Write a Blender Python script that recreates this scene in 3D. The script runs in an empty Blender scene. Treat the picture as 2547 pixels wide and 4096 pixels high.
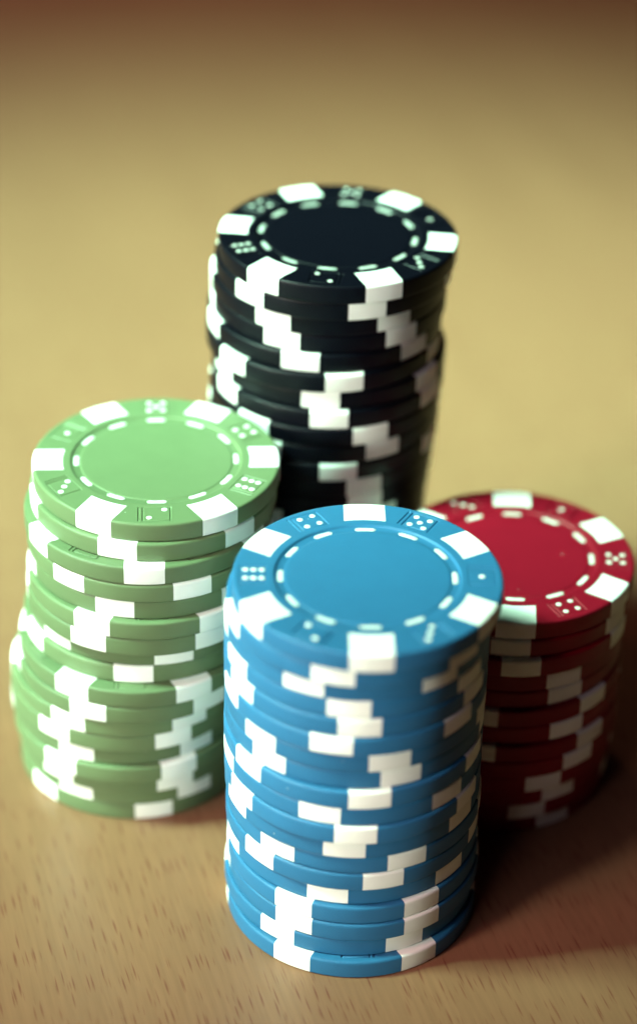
import bpy, bmesh, math, random
from mathutils import Vector, Matrix

scene = bpy.context.scene
col = scene.collection
MM = 0.001
R = math.radians

# ------------------------------------------------------------------ camera
cam_d = bpy.data.cameras.new('camera')
cam = bpy.data.objects.new('camera', cam_d)
col.objects.link(cam)
PITCH, ROLL = 0.5623950, 0.0278600
cam.location = (0, 0, 248.11 * MM)
fw = Vector((0, math.cos(PITCH), -math.sin(PITCH)))
rt, up = Vector((1, 0, 0)), Vector((0, math.sin(PITCH), math.cos(PITCH)))
cr, sr = math.cos(ROLL), math.sin(ROLL)
rt, up = cr * rt + sr * up, -sr * rt + cr * up
cam.rotation_euler = Matrix((rt, up, -fw)).transposed().to_euler()
cam_d.sensor_fit = 'VERTICAL'
cam_d.sensor_height = 36.0
cam_d.lens = 36.0 * 9057.81 / 4096
cam_d.clip_start, cam_d.clip_end = 0.01, 50
cam_d.dof.use_dof = True
cam_d.dof.focus_distance = 0.351
cam_d.dof.aperture_fstop = cam_d.lens / 13.0
cam_d.dof.aperture_blades = 0
scene.camera = cam

# ------------------------------------------------------------------ room light and added fills
world = bpy.data.worlds.new('World')
scene.world = world
world.use_nodes = True
bg = world.node_tree.nodes['Background']
bg.inputs[0].default_value = (1.0, 0.62, 0.66, 1)
bg.inputs[1].default_value = 0.004

def area(name, loc, target, size, size_y, power, colour, spread=180):
    d = bpy.data.lights.new(name, 'AREA')
    d.shape = 'RECTANGLE'
    d.size, d.size_y, d.energy, d.color = size, size_y, power, colour
    d.spread = R(spread)
    o = bpy.data.objects.new(name, d)
    o.location = loc
    o.rotation_euler = (Vector(target) - Vector(loc)).to_track_quat('-Z', 'Y').to_euler()
    col.objects.link(o)
    return o

def spot(name, loc, target, cone, radius, power, colour):
    d = bpy.data.lights.new(name, 'SPOT')
    d.spot_size, d.spot_blend, d.shadow_soft_size = R(cone), 1.0, radius
    d.energy, d.color = power, colour
    o = bpy.data.objects.new(name, d)
    o.location = loc
    o.rotation_euler = (Vector(target) - Vector(loc)).to_track_quat('-Z', 'Y').to_euler()
    col.objects.link(o)
    return o

# a low window at the left front; the rest are added, two of them as fading pools that imitate vignetting
spot('window_lamp', (-0.65, -0.165, 0.215), (-0.036, 0.322, 0.076), 12.2, 0.14, 212, (0.95, 1.0, 0.84))
area('shade_fill', (-0.246, -0.058, 0.49), (0.01, 0.30, 0.03), 0.26, 0.26, 0.75, (1.0, 0.78, 0.88))  # added fill that lifts the shaded chip fronts, no lamp of the room
spot('vignette_pool', (-0.70, 0.32, 0.82), (-0.012, 0.368, 0), 13.4, 0.16, 295, (0.53, 1.0, 0.72))  # added spot, its soft pool stands in for darkened frame edges
spot('vignette_pool', (-0.70, 0.27, 0.82), (-0.018, 0.465, 0), 13.5, 0.16, 830, (0.50, 1.0, 0.72))  # second added pool, brightens the middle of the table and leaves corners dim
spot('far_fill', (-0.40, 1.05, 0.75), (-0.04, 0.69, 0), 36, 0.12, 23, (1.0, 0.66, 0.50))  # added pinkish spot that warms the far end of the table
spot('front_fill', (-0.35, 0.02, 0.62), (-0.036, 0.226, 0), 14, 0.10, 20, (1.0, 0.36, 0.40))  # added pink spot that reddens the table before the stacks

scene.view_settings.view_transform = 'Standard'
scene.view_settings.look = 'None'
scene.view_settings.exposure = 0.0
scene.view_settings.gamma = 1.0
scene.cycles.max_bounces = 8

# ------------------------------------------------------------------ materials
def new_mat(name):
    m = bpy.data.materials.new(name)
    m.use_nodes = True
    return m, m.node_tree.nodes, m.node_tree.links

def plastic(name, colour, rough=0.48, spec=0.28):
    """moulded clay-like plastic: faint mottling, uneven gloss, moulding grain, a few pale dust specks"""
    m, N, L = new_mat(name)
    b = N['Principled BSDF']
    tc = N.new('ShaderNodeTexCoord')
    info = N.new('ShaderNodeObjectInfo')
    off = N.new('ShaderNodeVectorMath'); off.operation = 'ADD'
    mul = N.new('ShaderNodeVectorMath'); mul.operation = 'SCALE'
    mul.inputs[0].default_value = (1, 1, 1)
    L.new(info.outputs['Random'], mul.inputs['Scale'])
    L.new(tc.outputs['Object'], off.inputs[0]); L.new(mul.outputs[0], off.inputs[1])
    n1 = N.new('ShaderNodeTexNoise'); n1.inputs['Scale'].default_value = 260; n1.inputs['Detail'].default_value = 4
    L.new(off.outputs[0], n1.inputs['Vector'])
    n2 = N.new('ShaderNodeTexNoise'); n2.inputs['Scale'].default_value = 3500; n2.inputs['Detail'].default_value = 2
    L.new(off.outputs[0], n2.inputs['Vector'])
    vo = N.new('ShaderNodeTexVoronoi'); vo.inputs['Scale'].default_value = 420
    L.new(off.outputs[0], vo.inputs['Vector'])
    # dust: only cells whose random colour is high get a speck
    sep = N.new('ShaderNodeSeparateColor'); L.new(vo.outputs['Color'], sep.inputs[0])
    gate = N.new('ShaderNodeMath'); gate.operation = 'GREATER_THAN'; gate.inputs[1].default_value = 0.90
    L.new(sep.outputs[0], gate.inputs[0])
    dot = N.new('ShaderNodeMapRange'); dot.inputs['From Min'].default_value = 0.05; dot.inputs['From Max'].default_value = 0.02
    L.new(vo.outputs['Distance'], dot.inputs['Value'])
    speck = N.new('ShaderNodeMath'); speck.operation = 'MULTIPLY'
    L.new(gate.outputs[0], speck.inputs[0]); L.new(dot.outputs[0], speck.inputs[1])
    ramp = N.new('ShaderNodeMapRange'); ramp.inputs['To Min'].default_value = 0.965; ramp.inputs['To Max'].default_value = 1.03
    ramp.inputs['From Min'].default_value = 0.3; ramp.inputs['From Max'].default_value = 0.7
    L.new(n1.outputs[0], ramp.inputs['Value'])
    base = N.new('ShaderNodeVectorMath'); base.operation = 'SCALE'
    base.inputs[0].default_value = colour
    at = N.new('ShaderNodeAttribute'); at.attribute_type = 'OBJECT'; at.attribute_name = 'tone'
    tn = N.new('ShaderNodeMath'); tn.operation = 'MULTIPLY'
    L.new(ramp.outputs[0], tn.inputs[0]); L.new(at.outputs['Fac'], tn.inputs[1])
    L.new(tn.outputs[0], base.inputs['Scale'])
    mix = N.new('ShaderNodeMix'); mix.data_type = 'RGBA'
    L.new(speck.outputs[0], mix.inputs['Factor'])
    L.new(base.outputs[0], mix.inputs['A']); mix.inputs['B'].default_value = (0.7, 0.72, 0.66, 1)
    L.new(mix.outputs['Result'], b.inputs['Base Color'])
    rr = N.new('ShaderNodeMapRange'); rr.inputs['To Min'].default_value = rough - 0.02; rr.inputs['To Max'].default_value = rough + 0.04
    L.new(n1.outputs[0], rr.inputs['Value']); L.new(rr.outputs[0], b.inputs['Roughness'])
    bp = N.new('ShaderNodeBump'); bp.inputs['Strength'].default_value = 0.22; bp.inputs['Distance'].default_value = 0.00003
    L.new(n2.outputs[0], bp.inputs['Height']); L.new(bp.outputs[0], b.inputs['Normal'])
    b.inputs['Specular IOR Level'].default_value = spec
    return m

MAT = {
    'blue': plastic('blue_plastic', (0.022, 0.130, 0.275)),
    'green': plastic('green_plastic', (0.112, 0.158, 0.076)),
    'black': plastic('black_plastic', (0.0012, 0.0014, 0.004), 0.42, 0.16),
    'red': plastic('red_plastic', (0.205, 0.002, 0.012)),
    'white': plastic('white_plastic', (0.86, 0.87, 0.82)),
}

for _c, _k in (('blue', 0.14), ('green', 0.14), ('red', 0.22), ('black', 0.5)):
    _b = {'blue': (0.022, 0.130, 0.275), 'green': (0.112, 0.158, 0.076), 'red': (0.205, 0.002, 0.012), 'black': (0, 0, 0)}[_c]
    MAT[_c + '_mark'] = plastic(_c + '_mark_paint', tuple(w * (1 - _k) + v * _k for w, v in zip((0.84, 0.86, 0.80), _b)))

def beech():
    m, N, L = new_mat('beech_veneer')
    b = N['Principled BSDF']
    tc = N.new('ShaderNodeTexCoord')
    mp = N.new('ShaderNodeMapping'); mp.inputs['Rotation'].default_value = (0, 0, R(-107))
    L.new(tc.outputs['Object'], mp.inputs['Vector'])       # x now runs along the grain
    def stretched(sx, sy):
        q = N.new('ShaderNodeMapping'); q.inputs['Scale'].default_value = (sx, sy, 1)
        L.new(mp.outputs[0], q.inputs['Vector']); return q
    # warp so that flecks are not all parallel
    def flecks(sx, sy, keep, d0, d1, seed):
        q = stretched(sx, sy)
        q.inputs['Location'].default_value = (seed, seed * .37, 0)
        wn = N.new('ShaderNodeTexNoise'); wn.inputs['Scale'].default_value = 1.1
        L.new(q.outputs[0], wn.inputs['Vector'])
        ad = N.new('ShaderNodeVectorMath'); ad.operation = 'MULTIPLY_ADD'
        ad.inputs[1].default_value = (0.2, 0.7, 0)
        L.new(wn.outputs['Color'], ad.inputs[0]); L.new(q.outputs[0], ad.inputs[2])
        v = N.new('ShaderNodeTexVoronoi'); v.voronoi_dimensions = '2D'; v.inputs['Scale'].default_value = 1
        L.new(ad.outputs[0], v.inputs['Vector'])
        s = N.new('ShaderNodeSeparateColor'); L.new(v.outputs['Color'], s.inputs[0])
        g = N.new('ShaderNodeMapRange'); g.inputs['From Min'].default_value = keep; g.inputs['From Max'].default_value = min(1, keep + 0.45)
        L.new(s.outputs[0], g.inputs['Value'])
        r = N.new('ShaderNodeMapRange'); r.inputs['From Min'].default_value = d1; r.inputs['From Max'].default_value = d0
        L.new(v.outputs['Distance'], r.inputs['Value'])
        x = N.new('ShaderNodeMath'); x.operation = 'MULTIPLY'
        L.new(g.outputs[0], x.inputs[0]); L.new(r.outputs[0], x.inputs[1])
        return x
    f1 = flecks(85, 1100, 0.10, 0.05, 0.20, 3.1)
    f2 = flecks(130, 1500, 0.45, 0.03, 0.20, 11.7)
    mx = N.new('ShaderNodeMath'); mx.operation = 'MAXIMUM'
    h2 = N.new('ShaderNodeMath'); h2.operation = 'MULTIPLY'; h2.inputs[1].default_value = 0.6
    L.new(f2.outputs[0], h2.inputs[0]); L.new(f1.outputs[0], mx.inputs[0]); L.new(h2.outputs[0], mx.inputs[1])
    # fine fibre and slow tone
    fib = N.new('ShaderNodeTexNoise'); fib.inputs['Scale'].default_value = 1; fib.inputs['Detail'].default_value = 5
    L.new(stretched(70, 1400).outputs[0], fib.inputs['Vector'])
    tone = N.new('ShaderNodeTexNoise'); tone.inputs['Scale'].default_value = 1; tone.inputs['Detail'].default_value = 3
    L.new(stretched(9, 75).outputs[0], tone.inputs['Vector'])
    a = N.new('ShaderNodeMix'); a.data_type = 'RGBA'
    a.inputs['A'].default_value = (0.192, 0.088, 0.047, 1); a.inputs['B'].default_value = (0.235, 0.111, 0.060, 1)
    L.new(tone.outputs[0], a.inputs['Factor'])
    fr = N.new('ShaderNodeMapRange'); fr.inputs['From Min'].default_value = 0.3; fr.inputs['From Max'].default_value = 0.7
    fr.inputs['To Min'].default_value = 0.91; fr.inputs['To Max'].default_value = 1.07
    L.new(fib.outputs[0], fr.inputs['Value'])
    sc = N.new('ShaderNodeVectorMath'); sc.operation = 'SCALE'
    L.new(a.outputs['Result'], sc.inputs[0]); L.new(fr.outputs[0], sc.inputs['Scale'])
    c = N.new('ShaderNodeMix'); c.data_type = 'RGBA'
    c.inputs['B'].default_value = (0.115, 0.022, 0.014, 1)
    fm = N.new('ShaderNodeMath'); fm.operation = 'MULTIPLY'; fm.inputs[1].default_value = 0.76
    L.new(mx.outputs[0], fm.inputs[0]); L.new(fm.outputs[0], c.inputs['Factor'])
    L.new(sc.outputs[0], c.inputs['A']); L.new(c.outputs['Result'], b.inputs['Base Color'])
    rg = N.new('ShaderNodeMapRange'); rg.inputs['To Min'].default_value = 0.28; rg.inputs['To Max'].default_value = 0.42
    L.new(fib.outputs[0], rg.inputs['Value']); L.new(rg.outputs[0], b.inputs['Roughness'])
    bp = N.new('ShaderNodeBump'); bp.inputs['Strength'].default_value = 0.10; bp.inputs['Distance'].default_value = 0.00004; bp.invert = True
    L.new(mx.outputs[0], bp.inputs['Height']); L.new(bp.outputs[0], b.inputs['Normal'])
    b.inputs['Specular IOR Level'].default_value = 0.4
    return m
MAT['wood'] = beech()

# ------------------------------------------------------------------ helpers
def mesh_from(name, verts, faces, mat, angle=32, scale=MM):
    me = bpy.data.meshes.new(name)
    me.from_pydata([(x * scale, y * scale, z * scale) for x, y, z in verts], [], faces)
    bm = bmesh.new(); bm.from_mesh(me)
    bmesh.ops.remove_doubles(bm, verts=bm.verts, dist=1e-7)
    bmesh.ops.recalc_face_normals(bm, faces=bm.faces)
    bm.to_mesh(me); bm.free()
    for p in me.polygons:
        p.use_smooth = True
    me.set_sharp_from_angle(angle=R(angle))
    me.materials.append(mat)
    return me

TONE = [1.0]       # how light this chip is against its fellows

def link(name, me, parent=None, loc=(0, 0, 0), rotz=0.0):
    o = bpy.data.objects.new(name, me)
    col.objects.link(o)
    o.parent = parent
    o.location = loc
    o.rotation_euler = (0, 0, rotz)
    o['tone'] = TONE[0]
    return o

# ------------------------------------------------------------------ table
def make_table():
    bm = bmesh.new()
    bmesh.ops.create_cube(bm, size=1)
    for v in bm.verts:
        v.co = Vector((v.co.x * 1.9, v.co.y * 2.0 + 0.68, v.co.z * 0.028 - 0.014))
    bmesh.ops.bevel(bm, geom=list(bm.edges), offset=0.004, segments=3, affect='EDGES')
    me = bpy.data.meshes.new('table'); bm.to_mesh(me); bm.free()
    me.materials.append(MAT['wood'])
    o = link('table', me)
    o['label'] = 'beech wood table top with short dark flecks under all the chip stacks'
    o['category'] = 'table'
make_table()

# ------------------------------------------------------------------ the chip, in mm, mid-plane at z = 0
HT = 1.64                         # half thickness at the rim
SPOT = 3.18                       # half width of a white block
IN = 15.15                        # its inner radius
RIM = [(19.25, HT), (19.55, HT), (19.72, 1.61), (19.85, 1.54), (19.94, 1.43), (19.99, 1.28)]
RIM_FULL = RIM + [(20.0, 1.0), (20.0, -1.22), (19.97, -1.40), (19.88, -1.52), (19.73, -1.60), (19.55, -HT), (19.25, -HT)]
DIE_C, DIE_U0, DIE_U1, DIE_V = 16.85, -3.05, 2.45, 2.15   # die panel rectangle, local to its sector

def pol(r, a, z):
    return (r * math.cos(a), r * math.sin(a), z)

def spot_angle(r):
    return math.asin(SPOT / r)

def body_mesh(colour, mirrored):
    V, F = [], []
    def add(vs):
        i = len(V); V.extend(vs); return i
    def strip(row0, row1, closed=False):
        n = len(row0)
        for k in range(n if closed else n - 1):
            F.append((row0[k], row0[(k + 1) % n], row1[(k + 1) % n], row1[k]))
    # full rings inside the blocks: both faces
    NR = 132
    for s in (1, -1):
        prof = [(12.42, 1.30), (13.52, 1.30), (13.62, 1.34), (13.78, 1.56), (13.86, 1.61), (14.0, HT), (14.3, HT)]
        rows = []
        for r, z in prof:
            i = add([pol(r, 2 * math.pi * k / NR, s * z) for k in range(NR)])
            rows.append(list(range(i, i + NR)))
        for a, b in zip(rows, rows[1:]):
            strip(a, b, True)
    NA = 14
    for k in range(6):
        th = R(30 + 60 * k)
        def rot(p):
            c, s_ = math.cos(th), math.sin(th)
            return (p[0] * c - p[1] * s_, p[0] * s_ + p[1] * c, p[2])
        rows = []
        for r, z in RIM_FULL:
            h = R(30) - spot_angle(r)
            i = add([rot(pol(r, -h + 2 * h * j / NA, z)) for j in range(NA + 1)])
            rows.append(list(range(i, i + NA + 1)))
        for a, b in zip(rows, rows[1:]):
            strip(a, b)
        # flat land, top with a hole for the die panel, bottom without
        for s in (1, -1):
            r0 = RIM[0][0]
            h = R(30) - spot_angle(r0)
            out = [pol(r0, -h + 2 * h * j / NA, s * HT) for j in range(NA + 1)]
            hi = R(30) - spot_angle(IN)
            # down the right block's side, along the block's inner arc, in to 14.3, and round
            loop = list(out)
            loop += [pol(IN, hi + (R(30) - hi) * j / 4, s * HT) for j in range(5)]
            loop += [pol(14.3, R(30) - R(60) * j / 22, s * HT) for j in range(23)]
            loop += [pol(IN, -R(30) + (R(30) - hi) * j / 4, s * HT) for j in range(5)]
            if s == -1:
                i = add([rot(p) for p in loop])
                F.append(tuple(range(i, i + len(loop))))
                continue
            # cut along the sector's axis so that each half is a plain polygon around its half of the die panel
            u0, u1 = (-DIE_U1, -DIE_U0) if mirrored else (DIE_U0, DIE_U1)
            x0, x1 = DIE_C - DIE_V, DIE_C + DIE_V
            mid_o, mid_i = NA // 2, NA + 1 + 5 + 11
            plus = loop[mid_o:mid_i + 1] + [(x0, 0, HT), (x0, u1, HT), (x1, u1, HT), (x1, 0, HT)]
            minus = loop[mid_i:] + loop[:mid_o + 1] + [(x1, 0, HT), (x1, u0, HT), (x0, u0, HT), (x0, 0, HT)]
            for half in (plus, minus):
                i = add([rot(p) for p in half])
                F.append(tuple(range(i, i + len(half))))
    return mesh_from(colour + '_chip_body', V, F, MAT[colour])

def spot_mesh():
    V, F = [], []
    NA = 8
    prof = [(IN, HT), (16.5, HT), (17.8, HT)] + RIM_FULL + [(17.8, -HT), (16.5, -HT), (IN, -HT)]
    rows = []
    for r, z in prof:
        h = spot_angle(r)
        i = len(V); V.extend([pol(r, -h + 2 * h * j / NA, z) for j in range(NA + 1)])
        rows.append(list(range(i, i + NA + 1)))
    for a, b in zip(rows, rows[1:]):
        for j in range(NA):
            F.append((a[j], a[j + 1], b[j + 1], b[j]))
    F.append(tuple(r[0] for r in rows)); F.append(tuple(r[-1] for r in reversed(rows)))
    a, b = rows[0], rows[-1]
    for j in range(NA):
        F.append((a[j + 1], a[j], b[j], b[j + 1]))
    return mesh_from('edge_spot', V, F, MAT['white'])

def inlay_mesh(colour):
    V, F = [], []
    n = 96
    prof = [(0.001, 1.43), (6, 1.43), (11.6, 1.43), (12.1, 1.43), (12.3, 1.40), (12.42, 1.30), (12.42, -1.30), (12.3, -1.40), (12.1, -1.43), (6, -1.43), (0.001, -1.43)]
    rows = []
    for r, z in prof:
        i = len(V); V.extend([pol(r, 2 * math.pi * k / n, z) for k in range(n)]); rows.append(i)
    for a, b in zip(rows, rows[1:]):
        for k in range(n):
            F.append((a + k, a + (k + 1) % n, b + (k + 1) % n, b + k))
    return mesh_from(colour + '_chip_inlay', V, F, MAT[colour])

def dash_mesh(colour):
    """one white dash lying in the ring groove, rounded ends, slightly domed"""
    V, F = [], []
    n = 10
    def ring(inset, z):
        pts = []
        r0, r1, h = 12.50 + inset, 13.30 - inset, R(7.2) - inset / 13.0
        cr_ = 0.42
        for j in range(n + 1):
            a = -h + 2 * h * j / n
            e = min(1.0, (h - abs(a)) * 13 / cr_)
            pull = cr_ * (1 - math.sqrt(max(0, 1 - (1 - e) ** 2))) if e < 1 else 0
            pts.append((a, r0 + pull, r1 - pull))
        return [pol(p[2], p[0], z) for p in pts] + [pol(p[1], p[0], z) for p in reversed(pts)]
    levels = [ring(0, 1.22), ring(0, 1.335), ring(0.05, 1.36), ring(0.18, 1.37)]
    rows = []
    for lv in levels:
        i = len(V); V.extend(lv); rows.append(list(range(i, i + len(lv))))
    m = len(rows[0])
    for a, b in zip(rows, rows[1:]):
        for k in range(m):
            F.append((a[k], a[(k + 1) % m], b[(k + 1) % m], b[k]))
    t = rows[-1]
    for j in range(n):
        F.append((t[j], t[j + 1], t[m - 2 - j], t[m - 1 - j]))
    return mesh_from('ring_dash', V, F, MAT[colour + '_mark'])

def die_mesh(colour, mirrored):
    """the die's square: grooves pressed into the rim, flush with it round the edge"""
    def lines(lo, hi, cuts):
        s = {lo, hi}
        for c in cuts:
            for d in (-0.19, -0.10, 0, 0.10, 0.19):
                s.add(round(c + d, 4))
        return sorted(s)
    us = lines(DIE_U0, DIE_U1, (-2.82, -2.15, 2.15))
    vs = lines(-DIE_V, DIE_V, (-1.92, 1.92))
    def depth(u, v):
        d = 0
        for c in (-2.82, -2.15, 2.15):
            if abs(v) < 2.0: d = max(d, 0.17 * max(0, 1 - (abs(u - c) / 0.19) ** 2))
        for c in (-1.92, 1.92):
            if -2.2 < u < 2.2: d = max(d, 0.10 * max(0, 1 - (abs(v - c) / 0.19) ** 2))
        return d
    V, F = [], []
    for u in us:
        for v in vs:
            V.append((DIE_C + v, (-u if mirrored else u), HT - depth(u, v)))
    m = len(vs)
    for i in range(len(us) - 1):
        for j in range(m - 1):
            F.append((i * m + j, i * m + j + 1, (i + 1) * m + j + 1, (i + 1) * m + j))
    me = mesh_from(colour + '_die_face', V, F, MAT[colour])
    if me.polygons[0].normal.z < 0:
        me.flip_normals()
    return me

def pip_mesh(colour):
    V, F = [], []
    n = 14
    for r, z in ((0.47, -0.02), (0.47, 0.02), (0.40, 0.06), (0.24, 0.085)):
        V.extend([pol(r, 2 * math.pi * k / n, z) for k in range(n)])
    for a in range(3):
        for k in range(n):
            F.append((a * n + k, a * n + (k + 1) % n, (a + 1) * n + (k + 1) % n, (a + 1) * n + k))
    F.append(tuple(range(3 * n, 4 * n)))
    return mesh_from('pip', V, F, MAT[colour + '_mark'])

PIPS = {          # (tangential, radial) offsets in mm
    1: [(0, 0)],
    2: [(1.2, -1.15), (-1.2, 1.15)],
    3: [(1.1, 1.2), (0, 0), (-1.1, -1.2)],
    4: [(1.1, 1.1), (1.1, -1.1), (-1.1, 1.1), (-1.1, -1.1)],
    5: [(1.15, 1.15), (1.15, -1.15), (0, 0), (-1.15, 1.15), (-1.15, -1.15)],
    6: [(1.1, 1.2), (1.1, 0), (1.1, -1.2), (-1.1, 1.2), (-1.1, 0), (-1.1, -1.2)],
}

# centre x, y and turn of every chip, top of each stack first (mm, degrees)
STACKS = {
 'blue': [
  (7.52, 277.14, 31.6), (6.68, 278.04, 18.4), (6.33, 279.21, 6.8), (6.29, 279.42, 26.7),
  (6.26, 279.30, 31.6), (6.30, 279.13, 19.8), (6.34, 279.49, 44.9), (6.31, 279.81, 50.3),
  (6.28, 279.05, 37.1), (6.29, 279.28, 15.7), (6.36, 278.90, 31.4), (6.43, 279.62, 26.6),
  (6.78, 279.96, 54.0), (6.58, 279.85, 44.0), (6.69, 280.50, 19.2), (6.80, 279.71, 2.9),
  (7.10, 279.45, 2.3), (6.45, 279.78, 56.0), (6.84, 278.37, 2.7),
 ],
 'green': [
  (-26.43, 314.39, 4.5), (-26.84, 313.77, 17.5), (-27.75, 312.06, 32.9), (-27.49, 312.04, 54.2),
  (-27.34, 312.32, 17.6), (-27.56, 311.19, 6.9), (-27.78, 311.37, 5.4), (-28.00, 313.40, 46.2),
  (-28.70, 313.20, 29.3), (-29.40, 310.80, 0.9), (-29.98, 310.83, 11.2), (-31.16, 311.65, 3.9),
  (-31.38, 311.88, 56.0), (-31.59, 312.80, 8.8), (-31.18, 312.00, 58.1), (-30.89, 313.43, 54.8),
  (-30.60, 314.55, 3.7), (-30.83, 314.78, 43.3),
 ],
 'black': [
  (1.99, 345.03, 52.5), (1.41, 345.69, 46.4), (0.63, 346.68, 3.2), (0.68, 346.82, 7.8),
  (0.13, 346.28, 18.9), (-0.07, 345.44, 40.9), (1.04, 345.82, 26.5), (0.91, 345.07, 31.2),
  (0.59, 344.77, 53.0), (0.39, 344.83, 0.5), (0.21, 344.59, 38.5), (-0.11, 344.68, 52.8),
  (-0.42, 344.68, 54.6), (-0.75, 344.68, 5.1), (-1.07, 344.68, 14.2), (-1.07, 344.68, 48.1),
  (-1.07, 344.68, 34.9), (-1.07, 344.68, 5.6), (-1.07, 344.68, 26.0), (-1.07, 344.68, 28.7),
  (-1.07, 344.68, 9.6), (-1.07, 344.68, 44.1), (-1.07, 344.68, 6.8), (-1.07, 344.68, 23.5),
  (-1.07, 344.68, 31.0), (-1.07, 344.68, 25.8),
 ],
 'red': [
  (32.50, 314.28, 27.8), (32.08, 313.95, 27.3), (31.85, 313.11, 33.4), (31.62, 313.63, 56.1),
  (31.39, 313.55, 58.3), (31.54, 312.68, 16.3), (31.68, 312.70, 59.7), (31.67, 311.94, 15.8),
  (31.66, 311.86, 8.4), (31.41, 312.15, 50.4), (31.16, 312.83, 0.3), (31.15, 313.26, 44.4),
  (31.14, 314.15, 59.2),
 ],
}

DICE = {'green': [4, 5, 1, 3, 2, 6], 'red': [1, 3, 2, 6, 4, 5], 'blue': [5, 4, 6, 2, 3, 1], 'black': [5, 4, 6, 2, 3, 1]}
MIRROR = {'green': False, 'red': False, 'blue': True, 'black': True}
PLACE = {'blue': 'front blue stack', 'green': 'green stack at left', 'black': 'tall black stack at back', 'red': 'dark red stack at right'}
ORD = ('top second third fourth fifth sixth seventh eighth ninth tenth eleventh twelfth thirteenth fourteenth fifteenth sixteenth '
       'seventeenth eighteenth nineteenth twentieth').split() + ['twenty-' + w for w in 'first second third fourth fifth sixth'.split()]
PITCH_MM = 3.3

SPOT_ME = spot_mesh()

def white_blocks(phi):
    """where the white blocks of a chip face, seen from the camera's side"""
    best = min(((phi + 60 * k) % 360 for k in range(6)), key=lambda a: abs(a - 270))
    d = best - 270
    if abs(d) < 8: return 'a white block facing straight front'
    if abs(d) > 23: return 'white blocks at both front left and front right'
    return 'a white block just %s of front centre' % ('left' if d < 0 else 'right')

tones = random.Random(5)
for colour, rows in STACKS.items():
    mir = MIRROR[colour]
    body = body_mesh(colour, mir)
    inlay = inlay_mesh(colour)
    die = die_mesh(colour, mir)
    dash, pip = dash_mesh(colour), pip_mesh(colour)
    n = len(rows)
    for i, (x, y, phi) in enumerate(rows):
        TONE[0] = tones.uniform(0.92, 1.07)
        root = bpy.data.objects.new('poker_chip', None)
        root.empty_display_size = 0.01
        col.objects.link(root)
        root.location = (x * MM, y * MM, (n - i - 1) * PITCH_MM * MM + 0.00001)
        root.rotation_euler = (0, 0, R(phi))
        root['category'] = 'poker chip'
        root['group'] = colour + ' poker chips stacked on the table'
        if i == 0:
            lab = 'top %s poker chip with white dice pips, lying on the %s' % (colour, PLACE[colour])
        elif i == n - 1:
            lab = 'bottom %s poker chip of the %s, resting on the table' % (colour, PLACE[colour])
        elif colour == 'black' and i > 12:
            lab = 'black poker chip, %s from the top of the tall black stack' % ORD[i]
        else:
            lab = '%s poker chip %s from top, %s' % (colour, ORD[i], white_blocks(phi))
        root['label'] = lab
        zc = HT * MM
        link('body', body, root, (0, 0, zc))
        link('inlay', inlay, root, (0, 0, zc))
        for k in range(6):
            link('edge_spot', SPOT_ME, root, (0, 0, zc), R(60 * k))
        for k in range(6):
            f = link('die_face', die, root, (0, 0, zc), R(30 + 60 * k))
            if i == 0:
                for u, v in PIPS[DICE[colour][k]]:
                    link('pip', pip, f, ((DIE_C - 0.05 + v) * MM, (-u if mir else u) * MM, HT * MM))
        if i == 0:
            for k in range(12):
                link('ring_dash', dash, root, (0, 0, zc), R(30 * k))
